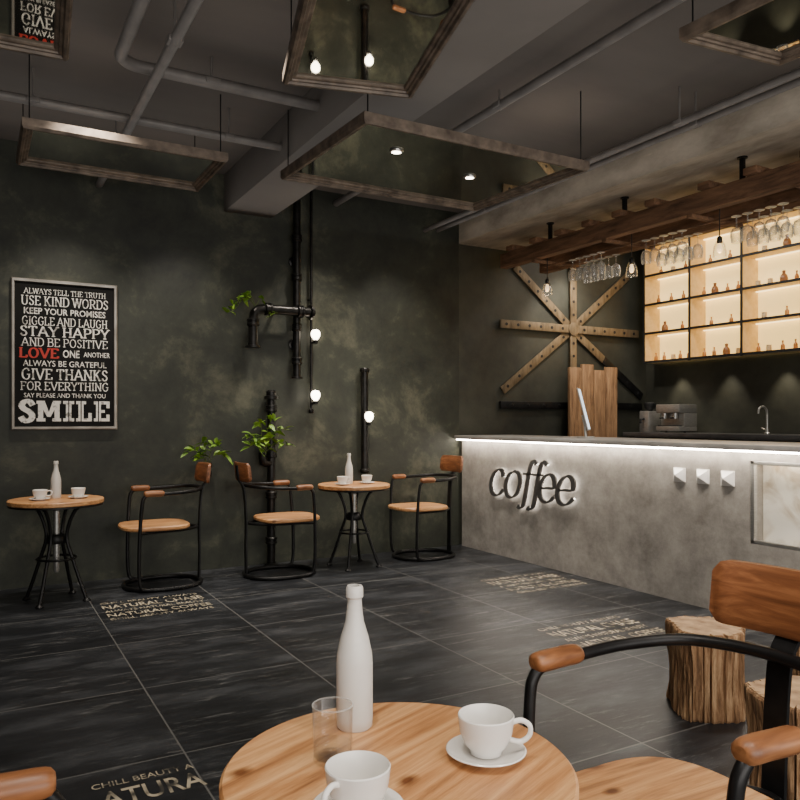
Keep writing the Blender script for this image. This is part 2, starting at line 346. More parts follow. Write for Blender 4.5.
# ------------------------------------------------------------------ hanging mirrors
def hang_mirror(cx, cy, z, w, l, yaw, tilt, label):
    t = thing('hanging_mirror', label, 'mirror', (cx, cy, z), yaw, 'framed mirrors hung flat under the ceiling')
    e = Euler((tilt[0], tilt[1], yaw)); t.rotation_euler = e; mt = e.to_matrix()
    prof = [(0, .035), (0, -.010), (.010, -.026), (.024, -.026), (.030, -.014), (.042, -.014), (.046, -.006), (.058, -.004), (.064, .002), (.064, .035)]
    b = nb(); rows = []
    for sx, sy in ((-1, -1), (1, -1), (1, 1), (-1, 1)):
        rows.append([(sx*(w/2-d), sy*(l/2-d), h) for d, h in prof])
    loft(b, rows, closed=True); obj('frame', b, M['frame'], t, 20)
    b = nb(); box(b, -w/2+.058, w/2-.058, -l/2+.058, l/2-.058, .006, .018); obj('mirror_glass', b, M['mirror'], t)
    b = nb(); box(b, -w/2+.062, w/2-.062, -l/2+.062, l/2-.062, .019, .03); obj('backing_board', b, M['black'], t)  # unseen board, added to stop the mirror's back throwing light on the ceiling
    inv = mt.transposed()
    for sx in (-1, 1):
        for sy in (-1, 1):
            p = Vector((sx*(w/2-.04), sy*(l/2-.04), .03)); wp = mt @ p
            q = p+inv @ Vector((0, 0, H-z-wp.z)); b = nb(); tube(b, [p, q], .004, 6); obj('suspension_wire', b, M['iron'], t)
    return t
hang_mirror(1.515, 2.929, 2.98, .675, 1.15, R(-14.9), (0, 0), 'skewed framed mirror hanging at the top centre against the beam')
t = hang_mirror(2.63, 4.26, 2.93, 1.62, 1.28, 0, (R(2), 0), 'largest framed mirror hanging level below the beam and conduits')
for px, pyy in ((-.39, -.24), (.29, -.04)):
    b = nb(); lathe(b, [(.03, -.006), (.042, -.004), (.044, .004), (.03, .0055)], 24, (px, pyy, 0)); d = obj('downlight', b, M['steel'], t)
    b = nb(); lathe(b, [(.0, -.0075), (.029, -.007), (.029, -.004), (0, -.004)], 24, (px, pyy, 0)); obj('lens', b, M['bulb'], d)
hang_mirror(.83, 5.18, 2.98, 1.2, .74, 0, (0, 0), 'low framed mirror hanging near the wall above the poster')
hang_mirror(3.06, 1.82, 2.98, .7, .95, 0, (R(2.5), R(-4.2)), 'framed mirror hanging in the upper right corner beside the bulkhead')
hang_mirror(-.03, 3.36, 2.98, .75, 1.0, R(-4), (0, 0), 'framed mirror in the upper left corner reflecting the poster')

# ------------------------------------------------------------------ poster
t = thing('poster', 'framed black poster of white and red slogan lettering on green wall', 'poster', (.612, 6.42, 1.205))
W_, H_ = .76, 1.155
b = nb(); rows = []
for sx, sy in ((-1, 0), (1, 0), (1, 1), (-1, 1)):
    rows.append([(sx*(W_/2-d), h, (d if sy == 0 else H_-d)) for d, h in ((0, 0), (0, -.03), (.008, -.036), (.022, -.032), (.026, -.014))])
loft(b, rows, closed=True); obj('frame', b, M['pframe'], t, 25)
b = nb(); box(b, -W_/2+.02, W_/2-.02, -.018, -.004, .02, H_-.02); obj('print_sheet', b, M['poster'], t)
k = .00757
def py(v): return (430-v)*k
lines = [('ALWAYS TELL THE TRUTH', 289.5, 5.5, .9, 1, .06), ('USE KIND WORDS', 299, 9.5, .96, 1, .07), ('KEEP YOUR PROMISES', 309.5, 6.5, .9, 0, 0), ('GIGGLE AND LAUGH', 319.5, 8.5, .94, 1, .065),
         ('STAY HAPPY', 330, 10, .98, 1, .08), ('AND BE POSITIVE', 341, 8.5, .95, 1, .06), ('ALWAYS BE GRATEFUL', 362.5, 6, .92, 0, 0), ('GIVE THANKS', 373.5, 11, .95, 1, .075),
         ('FOR EVERYTHING', 385.5, 8.5, .97, 1, .07), ('SAY PLEASE AND THANK YOU', 395, 4.5, .9, 0, 0)]
fn = lambda x, z: (x, -.0195, z)
b = nb(); hw = .325
for s, v, h, w, sf, tk in lines:
    if sf: serif_bm(b, s, -hw*w, hw*w, py(v)-h*k/2, py(v)+h*k/2, fn, tk, tk*.45)
    else: text_bm(b, s, -hw*w, hw*w, py(v)-h*k/2, py(v)+h*k/2, fn, .015 if h > 6 else .006)
text_bm(b, 'ONE', -.02, .1, py(352)-4*k, py(352)+4*k, fn, .02); text_bm(b, 'ANOTHER', .13, hw, py(352)-2.6*k, py(352)+2.6*k, fn, .006)
zb, zh = py(411)-10.5*k, 21*k
SL = {'M': (1.3, [(.06, .14, .27, .86), (.73, .14, .94, .86), (0, 0, .36, .15), (.64, 0, 1, .15), (0, .85, .3, 1), (.7, .85, 1, 1)], [((.08, 1), (.33, 1), (.57, .22), (.43, .22)), ((.67, 1), (.92, 1), (.57, .22), (.43, .22))]),
      'I': (.62, [(.26, .14, .46, .86), (.55, .14, .74, .86), (.02, 0, .46, .15), (.55, 0, .98, .15), (.02, .85, .46, 1), (.55, .85, .98, 1)], []),
      'L': (.88, [(.14, .14, .27, .86), (.34, .14, .46, .86), (0, 0, .27, .15), (.34, 0, .98, .15), (0, .85, .27, 1), (.34, .85, .62, 1), (.76, .14, .98, .42)], []),
      'E': (.9, [(.13, .14, .25, .86), (.32, .14, .44, .86), (0, 0, .25, .15), (.32, 0, .98, .15), (0, .85, .25, 1), (.32, .85, .98, 1), (.44, .43, .68, .57), (.78, .14, .98, .34), (.78, .66, .98, .86)], [])}
tot = .8+1.3+.62+.88+.9+.1*4; u_ = 2*hw/tot; xx = -hw
serif_bm(b, 'S', xx, xx+.8*u_, zb, zb+zh, fn, .13, .1); xx += u_*.9
for chv in 'MILE':
    w, rects, quads = SL[chv]
    for q4 in [((x0, z0), (x1, z0), (x1, z1), (x0, z1)) for x0, z0, x1, z1 in rects]+quads:
        d = lay(); b.faces.new([b.verts.new(Vector(fn(xx+q[0]*w*u_, zb+q[1]*zh))+d) for q in q4])
    xx += u_*(w+.1)
obj('lettering', b, M['ink'], t, label='white slogan lettering')
b = nb(); serif_bm(b, 'LOVE', -hw, -.05, py(352)-5*k, py(352)+5*k, fn, .1, .055); obj('lettering', b, M['red'], t, label='red LOVE lettering')

# ------------------------------------------------------------------ wall pipes, lamps, plants
ROT = {'Y': Matrix.Rotation(PI/2, 4, 'X'), 'Z': Matrix(), 'X': Matrix.Rotation(PI/2, 4, 'Y')}
def flange(b, p, axis='Y', r=.06):
    lathe(b, [(r, -.008), (r, .008), (r*.65, .012), (r*.65, .03), (r*.5, .03)], 20, mat=Matrix.Translation(p) @ ROT[axis])
def collar(b, p, axis, r=.048, l=.065):
    lathe(b, [(r*.85, -l/2), (r, -l/2+.008), (r, -l/2+.02), (r*.9, -l/2+.022), (r*.9, l/2-.022), (r, l/2-.02), (r, l/2-.008), (r*.85, l/2)], 16, mat=Matrix.Translation(p) @ ROT[axis])
t = thing('wall_pipe', 'thick black vertical pipe running down from ceiling with side branch', 'pipe', (2.51, 6.34, 1.66))
b = nb(); tube(b, [(0, 0, 0), (0, 0, H-1.66)], .034, 14); obj('riser', b, M['pipe'], t)
b = nb(); tube(b, [(.1, -.08, .583), (-.33, -.08, .583), (-.39, -.08, .57), (-.42, -.08, .54), (-.432, -.08, .48), (-.432, -.08, .25)], .042, 16); obj('branch', b, M['pipe'], t)
for p, ax in (((0, 0, .15), 'Z'), ((0, 0, .45), 'Z'), ((0, 0, .9), 'Z'), ((0, 0, 1.25), 'Z')):
    b = nb(); collar(b, p, ax); obj('coupling', b, M['pipe'], t)
for p, ax in (((-.3, -.08, .583), 'X'), ((-.432, -.08, .46), 'Z'), ((.0, -.08, .583), 'X')):
    b = nb(); collar(b, p, ax, .056); obj('coupling', b, M['pipe'], t)
b = nb(); flange(b, (.1, -.08, .583), 'X', .068); obj('flange', b, M['pipe'], t)
b = nb(); flange(b, (-.432, -.08, .25), 'Z', .068); obj('flange', b, M['pipe'], t)
b = nb(); flange(b, (0, 0, 0), 'Z', .05); obj('flange', b, M['pipe'], t)
for z in (.3, 1.05):
    b = nb(); flange(b, (0, .07, z), 'Y', .05); tube(b, [(0, .08, z), (0, 0, z)], .016, 10); obj('wall_bracket', b, M['pipe'], t)
b = nb(); tube(b, [(-.2, -.08, .583), (-.2, .08, .583)], .018, 10); obj('wall_bracket', b, M['pipe'], t)

t = thing('wall_pipe', 'black floor standing pipe with flanged top behind the middle chair', 'pipe', (2.27, 6.34, 0))
b = nb(); tube(b, [(0, 0, 0), (0, 0, 1.53)], .036, 14); obj('riser', b, M['pipe'], t)
b = nb(); flange(b, (0, 0, .008), 'Z'); obj('flange', b, M['pipe'], t)
b = nb(); lathe(b, [(.04, 1.46), (.062, 1.465), (.062, 1.49), (.045, 1.495), (.045, 1.53), (.03, 1.545), (0, 1.546)], 20); obj('end_cap', b, M['pipe'], t)
for z in (.22, .62, .98, 1.38):
    b = nb(); collar(b, (0, 0, z), 'Z', .052); obj('coupling', b, M['pipe'], t)
b = nb(); tube(b, [(0, 0, .9), (-.06, -.02, .9), (-.085, -.03, .91), (-.095, -.035, .95), (-.095, -.035, 1.0)], .034, 14); obj('branch', b, M['pipe'], t)
b = nb(); tube(b, [(0, 0, 1.2), (0, .08, 1.2)], .016, 10); obj('wall_bracket', b, M['pipe'], t)
t = thing('wall_pipe', 'short black pipe elbow on the wall behind the left armchair', 'pipe', (1.70, 6.34, .82))
b = nb(); tube(b, [(0, .08, 0), (0, .02, 0), (0, .004, .01), (0, 0, .03), (0, 0, .09)], .034, 14); obj('elbow', b, M['pipe'], t)
b = nb(); flange(b, (0, .07, 0), 'Y', .06); obj('flange', b, M['pipe'], t)
b = nb(); collar(b, (0, 0, .08), 'Z', .046, .04); obj('coupling', b, M['pipe'], t)

def wall_lamp(x, z0, z1, zs, side, label, r=.013):
    t = thing('wall_lamp', label, 'lamp', (x, 6.36, z0), group='pipe lamps on the green wall')
    b = nb(); tube(b, [(0, 0, 0), (0, 0, z1-z0)], r, 12); obj('conduit', b, M['pipe'], t)
    for z in (0, z1-z0):
        b = nb(); lathe(b, [(r+.007, -.02), (r+.013, -.012), (r+.013, .012), (r+.007, .02)], 14, (0, 0, z)); obj('end_cap', b, M['pipe'], t)
    for z in zs:
        z -= z0
        b = nb(); tube(b, [(0, 0, z-.05), (side*.01, -.03, z-.05), (side*.02, -.05, z-.045), (side*.02, -.055, z-.02)], .011, 8); lathe(b, [(.012, -.03), (.022, -.025), (.022, .0), (.018, .004)], 14, (side*.02, -.055, z-.03))
        s = obj('lamp_holder', b, M['pipe'], t)
        b = nb(); lathe(b, [(.014, -.05), (.02, -.04), (.038, -.015), (.042, .008), (.038, .03), (.025, .043), (0, .05)], 20, (side*.02, -.055, z+.02)); obj('bulb', b, M['bulb'], t)
    b = nb(); tube(b, [(0, 0, (z1-z0)*.5), (0, .06, (z1-z0)*.5)], .012, 8); obj('wall_bracket', b, M['pipe'], t)
wall_lamp(2.657, 1.36, 3.39, (2.03, 1.48), 1, 'tall thin pipe lamp from ceiling with two white bulbs')
wall_lamp(3.20, .80, 1.75, (1.29,), 1, 'short thick pipe lamp with one white bulb behind the right small table', .034)

def leaf(bm, p, d, L, w, roll):
    d = d.normalized(); s = d.cross(Vector((0, 0, 1)))
    s = s.normalized() if s.length > .01 else Vector((1, 0, 0))
    s = Matrix.Rotation(roll, 3, d) @ s; n = s.cross(d)
    st = 5; rows = []
    for i in range(st+1):
        t = i/st; ww = w*math.sin(PI*min(1, t*.92+.04))**.8*(1-.35*t)
        c = p+d*L*t-Vector((0, 0, 1))*L*.3*t*t
        rows.append((bm.verts.new(c-s*ww+n*ww*.3), bm.verts.new(c), bm.verts.new(c+s*ww+n*ww*.3)))
    for a, c in zip(rows, rows[1:]):
        for j in (0, 1): bm.faces.new((a[j], a[j+1], c[j+1], c[j]))
def plant(loc, stems, label, Lr, seed, start=3, per=1):
    rnd = random.Random(seed)
    t = thing('trailing_plant', label, 'plant', loc)
    f = nb()
    for sx in stems:
        pts = cr([(0, 0, -.03), (sx[0]*.35, sx[1]*.4, max(sx[2]*.5, .02)+.03), (sx[0]*.75, sx[1]*.8, sx[2]*.95+.03), sx], 4)
        b = nb(); tube(b, pts, .003, 6); obj('stem', b, M['stem'], t)
        n = len(pts)
        for i in range(start, n):
            for _ in range(per):
                d = Vector((rnd.uniform(-1, 1)+sx[0]*2, rnd.uniform(-.5, .15), rnd.uniform(-.3, .9)))
                leaf(f, pts[i], d, rnd.uniform(*Lr), rnd.uniform(*Lr)*.3, rnd.uniform(-.8, .8))
    obj('foliage', f, M['leaf'], t, 60)
plant((2.10, 6.26, 2.28), [(-.26, -.05, -.1), (-.22, -.06, -.03), (-.12, -.06, .03), (.13, -.04, -.1)], 'small leafy sprig trailing over the upper black pipe branch', (.05, .085), 3, 4)
plant((2.175, 6.305, .99), [(-.13, -.04, .14), (-.03, -.04, .25), (.1, -.04, .28), (.2, -.04, .2), (.07, -.05, .12), (-.13, -.05, .06), (.22, -.05, .06)], 'upright leafy plant growing from pipe behind the middle chair', (.055, .1), 5, 3, 1)
plant((1.70, 6.33, .91), [(-.17, -.04, .1), (-.06, -.04, .17), (.08, -.04, .15), (.15, -.04, .07), (-.08, -.05, .05)], 'small leafy plant in pipe elbow behind the left armchair', (.055, .1), 9, 4, 1)

# ------------------------------------------------------------------ chairs
def make_chair(label, loc, rz, group):
    t = thing('armchair', label, 'chair', loc, rz, group)
    b = nb(); slab(b, circ(.255, 64, 3.2, .236, .02), .452, .484, .008); obj('seat', b, M['oak'], t)
    secs = []
    for i in range(25):
        u = -1+2*i/24; y = u*.178; hz = .076*(1-max(0, abs(u)-.86)**2*16); x = -.385+.95*y*y; zc = .862; th = .013
        secs.append([(x+sx*th-(zz*hz)*.12, y, zc+zz*hz) for sx, zz in ((1, -.9), (.7, -1), (-.7, -1), (-1, -.9), (-1, .9), (-.7, 1), (.7, 1), (1, .9))])
    b = nb(); loft(b, secs); obj('backrest', b, M['oakdark'], t)
    hp = [(.13, .262), (.02, .27), (-.14, .262), (-.28, .185), (-.332, 0), (-.28, -.185), (-.14, -.262), (.02, -.27), (.13, -.262)]
    b = nb(); tube(b, [(x, y, .73+.02*max(0, -x-.05)/.27) for x, y in hp], .0145, 10, smooth=6); obj('arm_hoop', b, M['iron'], t)
    for s in (1, -1):
        b = nb(); pts = cr([(.145, s*.262, .735), (.1, s*.263, .736), (.05, s*.268, .736), (0, s*.269, .735)], 5)
        tube(b, pts, lambda q: .027*(1-abs(2*q-1)**8*.45), 16, flat=.85); obj('arm_pad', b, M['padwood'], t)
        b = nb(); tube(b, [(.115, s*.262, .728), (.142, s*.262, .706), (.156, s*.26, .655), (.17, s*.25, .45), (.175, s*.243, .2), (.165, s*.236, .06), (.13, s*.23, .022), (.04, s*.226, .016)], .0135, 10, smooth=5); obj('leg', b, M['iron'], t)
    b = nb(); tube(b, [(x, y, .017) for x, y in circ(.285, 40, 2.3, .245, -.045)], .017, 10, closed=True); obj('floor_ring', b, M['iron'], t)
    b = nb(); tube(b, [(.17, .25, .44), (.08, .2, .44), (-.12, .17, .44), (-.25, .09, .44), (-.31, 0, .44), (-.25, -.09, .44), (-.12, -.17, .44), (.08, -.2, .44), (.17, -.25, .44)], .012, 8, smooth=4); obj('seat_rail', b, M['iron'], t)
    path = cr([(-.322, 0, .014), (-.327, 0, .06), (-.33, 0, .25), (-.328, 0, .46), (-.348, 0, .72), (-.39, 0, .8), (-.406, 0, .915)], 5); secs = []
    for i, p in enumerate(path):
        tt = (path[min(len(path)-1, i+1)]-path[max(0, i-1)]).normalized(); n = Vector((tt.z, 0, -tt.x))
        secs.append([p+n*a*.005+Vector((0, w*.028, 0)) for a, w in ((1, -1), (1, 1), (-1, 1), (-1, -1))])
    b = nb(); loft(b, secs); obj('back_support', b, M['iron'], t)
    return t
g = 'oak and black iron armchairs'
ch = make_chair('large foreground armchair at the right of the near table', (1.232, 1.06, 0), PI, g)
dup(ch, (-.04, .985, 0), 0, 'armchair cut off in the lower left corner, only an arm pad showing', g)
dup(ch, (1.22, 6.0, 0), PI, 'armchair beside the left small table with its back to the plant', g)
dup(ch, (2.24, 5.94, 0), 0, 'armchair in front of the upright plant, facing the right small table', g)
dup(ch, (3.62, 6.05, 0), PI, 'armchair right of the second small table next to the bar counter', g)

# ------------------------------------------------------------------ tables
def make_table(label, loc, rz, zt, r, group):
    t = thing('round_table', label, 'table', loc, rz, group)
    b = nb(); slab(b, circ(r, 96), zt-.032, zt, .005); obj('tabletop', b, M['oak'], t)
    b = nb(); slab(b, circ(r-.004, 64), zt-.046, zt-.0325, .002); obj('rim_band', b, M['iron'], t)
    b = nb(); lathe(b, [(.19, zt-.06), (.19, zt-.048), (.08, zt-.046)], 32); obj('top_plate', b, M['iron'], t)
    b = nb(); lathe(b, [(.014, .2), (.02, .21), (.02, .3)]+[(.02+.004*(i % 2), .3+.012*i) for i in range(int((zt-.37)/.012))]+[(.03, zt-.07), (.05, zt-.06)], 16); obj('screw_column', b, M['steel'], t)
    b = nb(); lathe(b, [(.02, .40), (.06, .405), (.065, .42), (.065, .45), (.05, .47), (.02, .475)], 24); obj('hub', b, M['iron'], t)
    b = nb(); tube(b, [(x, y, .3) for x, y in circ(.128, 36)], .008, 8, closed=True); obj('brace_ring', b, M['iron'], t)
    for i in range(4):
        a = PI/4+i*PI/2; c, s = math.cos(a), math.sin(a)
        b = nb(); tube(b, [(q*c, q*s, z) for q, z in ((.165, zt-.06), (.135, zt-.085), (.095, zt-.17), (.075, .44), (.118, .3), (.18, .12), (.22, .015))], .0125, 10, smooth=5); lg = obj('leg', b, M['iron'], t)
        b = nb(); lathe(b, [(.026, 0), (.028, .006), (.014, .022)], 12, (.222*c, .222*s, 0)); obj('foot', b, M['iron'], lg)
    return t
gt = 'round oak tables on black iron legs'
make_table('large near round oak table in the foreground', (.617, 1.098, 0), .4, .70, .293, gt)
t1 = make_table('small round oak table below the poster at the left edge', (.50, 5.86, 0), .2, .72, .315, gt)
dup(t1, (2.89, 5.95, 0), .1, 'small round oak table between the middle and right armchairs', gt)

# ------------------------------------------------------------------ tableware
def make_bottle(label, loc, group, s=1):
    b = nb(); lathe(b, [(.0, 0), (.030, 0), (.0335, .004), (.0345, .02), (.0345, .12), (.033, .14), (.026, .172), (.0175, .2), (.0145, .225), (.0135, .243), (.0165, .246), (.0165, .262), (.014, .267), (.010, .267), (.010, .2), (.0, .19)], 36)
    o = obj('bottle', b, M['bottle']); o.location = loc; tag(o, label, 'bottle', group); return o
def make_cup(label, loc, rz, group):
    t = thing('coffee_cup', label, 'cup', loc, rz, group)
    b = nb(); lathe(b, [(.0, .004), (.022, .004), (.024, .0), (.027, .002), (.028, .008), (.038, .02), (.045, .038), (.048, .06), (.0485, .066), (.047, .068), (.0455, .065), (.043, .04), (.035, .02), (.02, .012), (0, .011)], 40); obj('bowl', b, M['white'], t)
    b = nb(); tube(b, [(.045, 0, .056), (.06, 0, .06), (.074, 0, .052), (.074, 0, .036), (.06, 0, .024), (.041, 0, .026)], .0045, 10, smooth=5); obj('handle', b, M['white'], t)
    return t
def make_saucer(label, loc, group):
    b = nb(); lathe(b, [(0, .002), (.034, 0), (.036, .002), (.052, .007), (.068, .013), (.069, .0145), (.067, .016), (.05, .0105), (.034, .0065), (0, .006)], 48)
    o = obj('saucer', b, M['white']); o.location = loc; tag(o, label, 'saucer', group); return o
th = R(29.4); CT, ST_ = math.cos(th), math.sin(th)
def rm(lat, d): return (lat*CT+d*ST_, -lat*ST_+d*CT)
gb, gc, gs = 'white bottles on the tables', 'white coffee cups', 'white saucers'
x, y = rm(-.086, 1.425); bt = make_bottle('large white bottle in the foreground behind the drinking glass', (x, y, .70), gb)
x, y = rm(.148, 1.296); sc = make_saucer('saucer at the right side of the near table', (x, y, .70), gs); cp = make_cup('white cup with handle at the right side of the near table', (x, y, .7065), R(-29)+R(-8), gc)
x, y = rm(-.062, 1.105)
o = sc.copy(); C.objects.link(o); o.location = (x, y, .70); o['label'] = 'saucer at the bottom edge of the picture on the near table'
dup(cp, (x, y, .7065), R(-29)+R(235), 'white cup cut by the bottom edge on the near table', gc)
def place_set(tx, ty, zt, nm):
    o = bt.copy(); C.objects.link(o); o.location = (tx-.0, ty+.04, zt); o['label'] = 'white bottle standing on the small table '+nm
    for dx, dy, w in ((-.11, -.06, 'left'), (.14, -.03, 'right')):
        s = sc.copy(); C.objects.link(s); s.location = (tx+dx, ty+dy, zt); s['label'] = '%s saucer on the small table %s' % (w, nm)
        dup(cp, (tx+dx, ty+dy, zt+.0065), .6+dx*6, '%s white cup on the small table %s' % (w, nm), gc)
place_set(.50, 5.86, .72, 'below the poster'); place_set(2.86, 5.95, .72, 'beside the right armchair')
x, y = rm(-.115, 1.285)
t = thing('drinking_glass', 'clear straight drinking glass beside the foreground bottle', 'glass', (x, y, .70))
b = nb(); lathe(b, [(0, 0), (.031, 0), (.033, .003), (.035, .093), (.0345, .0945), (.0335, .093), (.0315, .008), (0, .007)], 40); obj('tumbler', b, M['glass'], t)
b = nb(); tube(b, [(x_, y_, .0945) for x_, y_ in circ(.0343, 40)], .0011, 6, closed=True); obj('rim', b, M['wglass'], t)
b = nb(); lathe(b, [(0, .0075), (.0310, .0085), (.0318, .03), (0, .03)], 32); obj('water', b, M['water'], t)

# ------------------------------------------------------------------ log stools
def log(loc, r, h, seed, label):
    rnd = random.Random(seed); nf = 14
    ang = sorted((i+rnd.uniform(-.3, .3))*2*PI/nf for i in range(nf)); rr = [r*rnd.uniform(.88, 1.12) for _ in ang]; ph = [rnd.uniform(0, 6.28) for _ in range(4)]
    tw = [rnd.uniform(-.06, .06) for _ in ang]
    t = thing('log_stool', label, 'stool', loc, group='split log stools')
    pts0 = []
    for i in range(nf):
        a0, a1 = ang[i], ang[(i+1) % nf]+(2*PI if i == nf-1 else 0)
        p0 = Vector((math.cos(a0), math.sin(a0)))*rr[i]; p1 = Vector((math.cos(a1), math.sin(a1)))*rr[(i+1) % nf]
        cut = rnd.choice((.74, .8, .86, .92))
        for f in (0, .06, .12, .25, .4, .55, .62, .68, .82, .94):
            p = p0.lerp(p1, f)
            if f == 0: p = p*cut
            if f == .62: p = p*rnd.choice((.86, .9, .94))
            pts0.append((p, tw[i]))
    def ring(z, q):
        o = []
        for i, (p, w) in enumerate(pts0):
            s = q*(1+w*(z/h-.5)*2+.018*math.sin(i*2.3+z*21+ph[0])+.014*math.sin(i*5.1+z*37+ph[1])-.05*math.sin(PI*z/h)+.025*math.sin(z*13+ph[2]+i*.2))
            o.append((p.x*s, p.y*s, z))
        return o
    b = nb(); loft(b, [ring(z, q) for z, q in [(0, .97), (.01, 1)]+[(h*i/14, 1) for i in range(1, 14)]+[(h-.008, 1), (h, .97)]]); obj('trunk', b, M['log'], t, 22)
    b = nb(); loft(b, [[(p[0]*.96, p[1]*.96, z) for p in ring(h, .97)] for z in (h-.002, h+.004)]); obj('cut_top', b, M['logtop'], t)
log((2.81, 2.23, 0), .172, .37, 1, 'split log stool in front of the bar counter, fully visible')
x, y = rm(1.33, 2.5); log((x, y, 0), .17, .37, 2, 'log stool at the right edge behind the foreground chair arm')
x, y = rm(1.86, 3.35); log((x, y, 0), .16, .38, 4, 'log stool farthest right against the bar counter')

# ------------------------------------------------------------------ bar counter
t = thing('bar_counter', 'long grey concrete bar counter with lit lettering', 'counter', (4.32, 6.38, 0))
b = nb()
y0 = 6.38
def cb(ya, yb, za, zb, xa=0, xb=.6): box(b, xa, xb, yb-y0, ya-y0, za, zb)
cb(6.38, 3.10, .0, 1.075); cb(3.10, 1.9, 0, .49); cb(3.10, 1.9, 1.02, 1.075); cb(3.10, 1.9, .49, 1.02, .14, .6); cb(1.9, 1.2, 0, 1.075)
obj('body', b, M['counter'], t)
b = nb(); box(b, .125, .138, 1.905-y0, 3.095-y0, .492, 1.018); dw = obj('display_niche', b, M['marble'], t)
b = nb()
for ya, yb, za, zb in ((3.10, 3.07, .49, 1.02), (1.93, 1.9, .49, 1.02), (3.10, 1.9, .49, .515), (3.10, 1.9, .995, 1.02)): box(b, .0, .03, yb-y0, ya-y0, za, zb, .003)
obj('display_frame', b, M['steel'], dw)
b = nb(); box(b, .012, .018, 1.925-y0, 3.075-y0, .51, 1.0); obj('glass_pane', b, M['glass'], dw)
b = nb(); box(b, .05, .09, 1.95-y0, 3.05-y0, 1.0, 1.015); obj('light_strip', b, M['ledsoft'], dw)
for i, yy in enumerate((3.65, 3.455, 3.26)):
    b = nb(); box(b, -.012, 0, yy-y0-.05, yy-y0+.05, .845, .945, .002)
    lo = [(-.012, yy-y0-.046, .849), (-.012, yy-y0+.046, .849), (-.012, yy-y0+.046, .941), (-.012, yy-y0-.046, .941)]
    cc = Vector((-.055, yy-y0, .895)); loft(b, [lo, [tuple(cc+(Vector((cc.x, p[1], p[2]))-cc)*.1) for p in lo]])
    obj('pyramid_knob', b, M['white'], t, 10, label='white pyramid knob on the counter front')
glyph = {
 'c': [[(.74, .74), (.66, .95), (.46, 1.0), (.2, .82), (.06, .45), (.14, .1), (.38, -.02), (.6, .06), (.78, .24)]],
 'o': [[(.5, 1.0), (.22, .85), (.06, .45), (.14, .1), (.38, -.02), (.66, .14), (.82, .55), (.74, .9), (.5, 1.0)]],
 'f': [[(.88, 1.32), (.8, 1.43), (.67, 1.40), (.56, 1.1), (.47, .5), (.41, 0), (.32, -.28), (.18, -.37), (.08, -.3)], [(.24, .93), (.76, .95)]],
 'e': [[(.1, .46), (.42, .5), (.72, .54), (.72, .85), (.5, 1.0), (.22, .85), (.06, .45), (.14, .1), (.38, -.02), (.6, .06), (.78, .24)]]}
ADV = [.84, .70, .50, .56, .84, .84]
s = thing('lettering_sign', 'grey raised coffee lettering with white backlight on counter front', 'sign', (4.318, 5.86, .575), 0)
XS = 1.15; SH = .1
def strokes(b, gl, ox, sc, x_front, x_back, grow):
    for st in gl:
        P = cr([(p[0]*XS+SH*p[1], p[1], 0) for p in st], 6); n = len(P); secs = []
        for i in range(n):
            tt = (P[min(n-1, i+1)]-P[max(0, i-1)]).normalized(); nn = Vector((-tt.y, tt.x, 0))
            ang = math.atan2(tt.y, tt.x)-R(16); w = (.03+.072*abs(math.sin(ang)))*grow
            if len(st) == 2: w = .038*grow
            A, B = P[i]+nn*w, P[i]-nn*w
            f = lambda v, xx: (xx, -(ox+v.x)*sc, v.y*sc)
            secs.append([f(A, x_front), f(B, x_front), f(B, x_back), f(A, x_back)])
        loft(b, secs)
ox = 0; sc_ = .238
for chv, adv in zip('coffee', ADV):
    gl = glyph[chv]
    b = nb(); strokes(b, gl, ox, sc_, -.042, -.026, 1); L_ = obj('letter', b, M['letter'], s)
    b = nb(); strokes(b, gl, ox, sc_, -.025, -.014, .4); obj('backlight', b, M['halo'], L_)
    b = nb()
    for p in (gl[0][2], gl[0][-3]):
        q = Vector((0, -(ox+p[0]*XS+SH*p[1])*sc_, p[1]*sc_)); tube(b, [q+Vector((-.026, 0, 0)), q], .004, 8)
    obj('standoff', b, M['steel'], L_)
    ox += adv*XS
t = thing('countertop', 'pale stone bar top with glowing strip under its front edge', 'worktop', (4.32, 6.4, 1.076))
b = nb(); box(b, -.08, .66, -5.3, 0, .012, .048, .004); obj('slab', b, M['bartop'], t)
b = nb(); box(b, -.068, -.04, -5.28, -.02, 0, .012); obj('light_strip', b, M['led'], t)

# tablet on the bar
t = thing('tablet_stand', 'slim tablet on a stand seen nearly edge on upon the bar', 'tablet', (4.66, 4.95, 1.124), R(-48))
b = nb(); box(b, -.07, .07, -.09, .09, 0, .012, .004); obj('base', b, M['steel'], t)
b = nb(); tube(b, [(0, 0, .01), (-.01, 0, .12), (-.03, 0, .2)], .012, 10); obj('stem', b, M['steel'], t)
mt = Matrix.Translation((-.02, 0, .25)) @ Matrix.Rotation(R(-14), 4, 'Y')
b = nb(); box(b, -.006, .006, -.11, .11, -.19, .19, .003, mt); sn = obj('tablet_body', b, M['steel'], t)
b = nb(); box(b, .0062, .0075, -.1, .1, -.18, .18, 0, mt); obj('screen', b, M['screen'], sn)

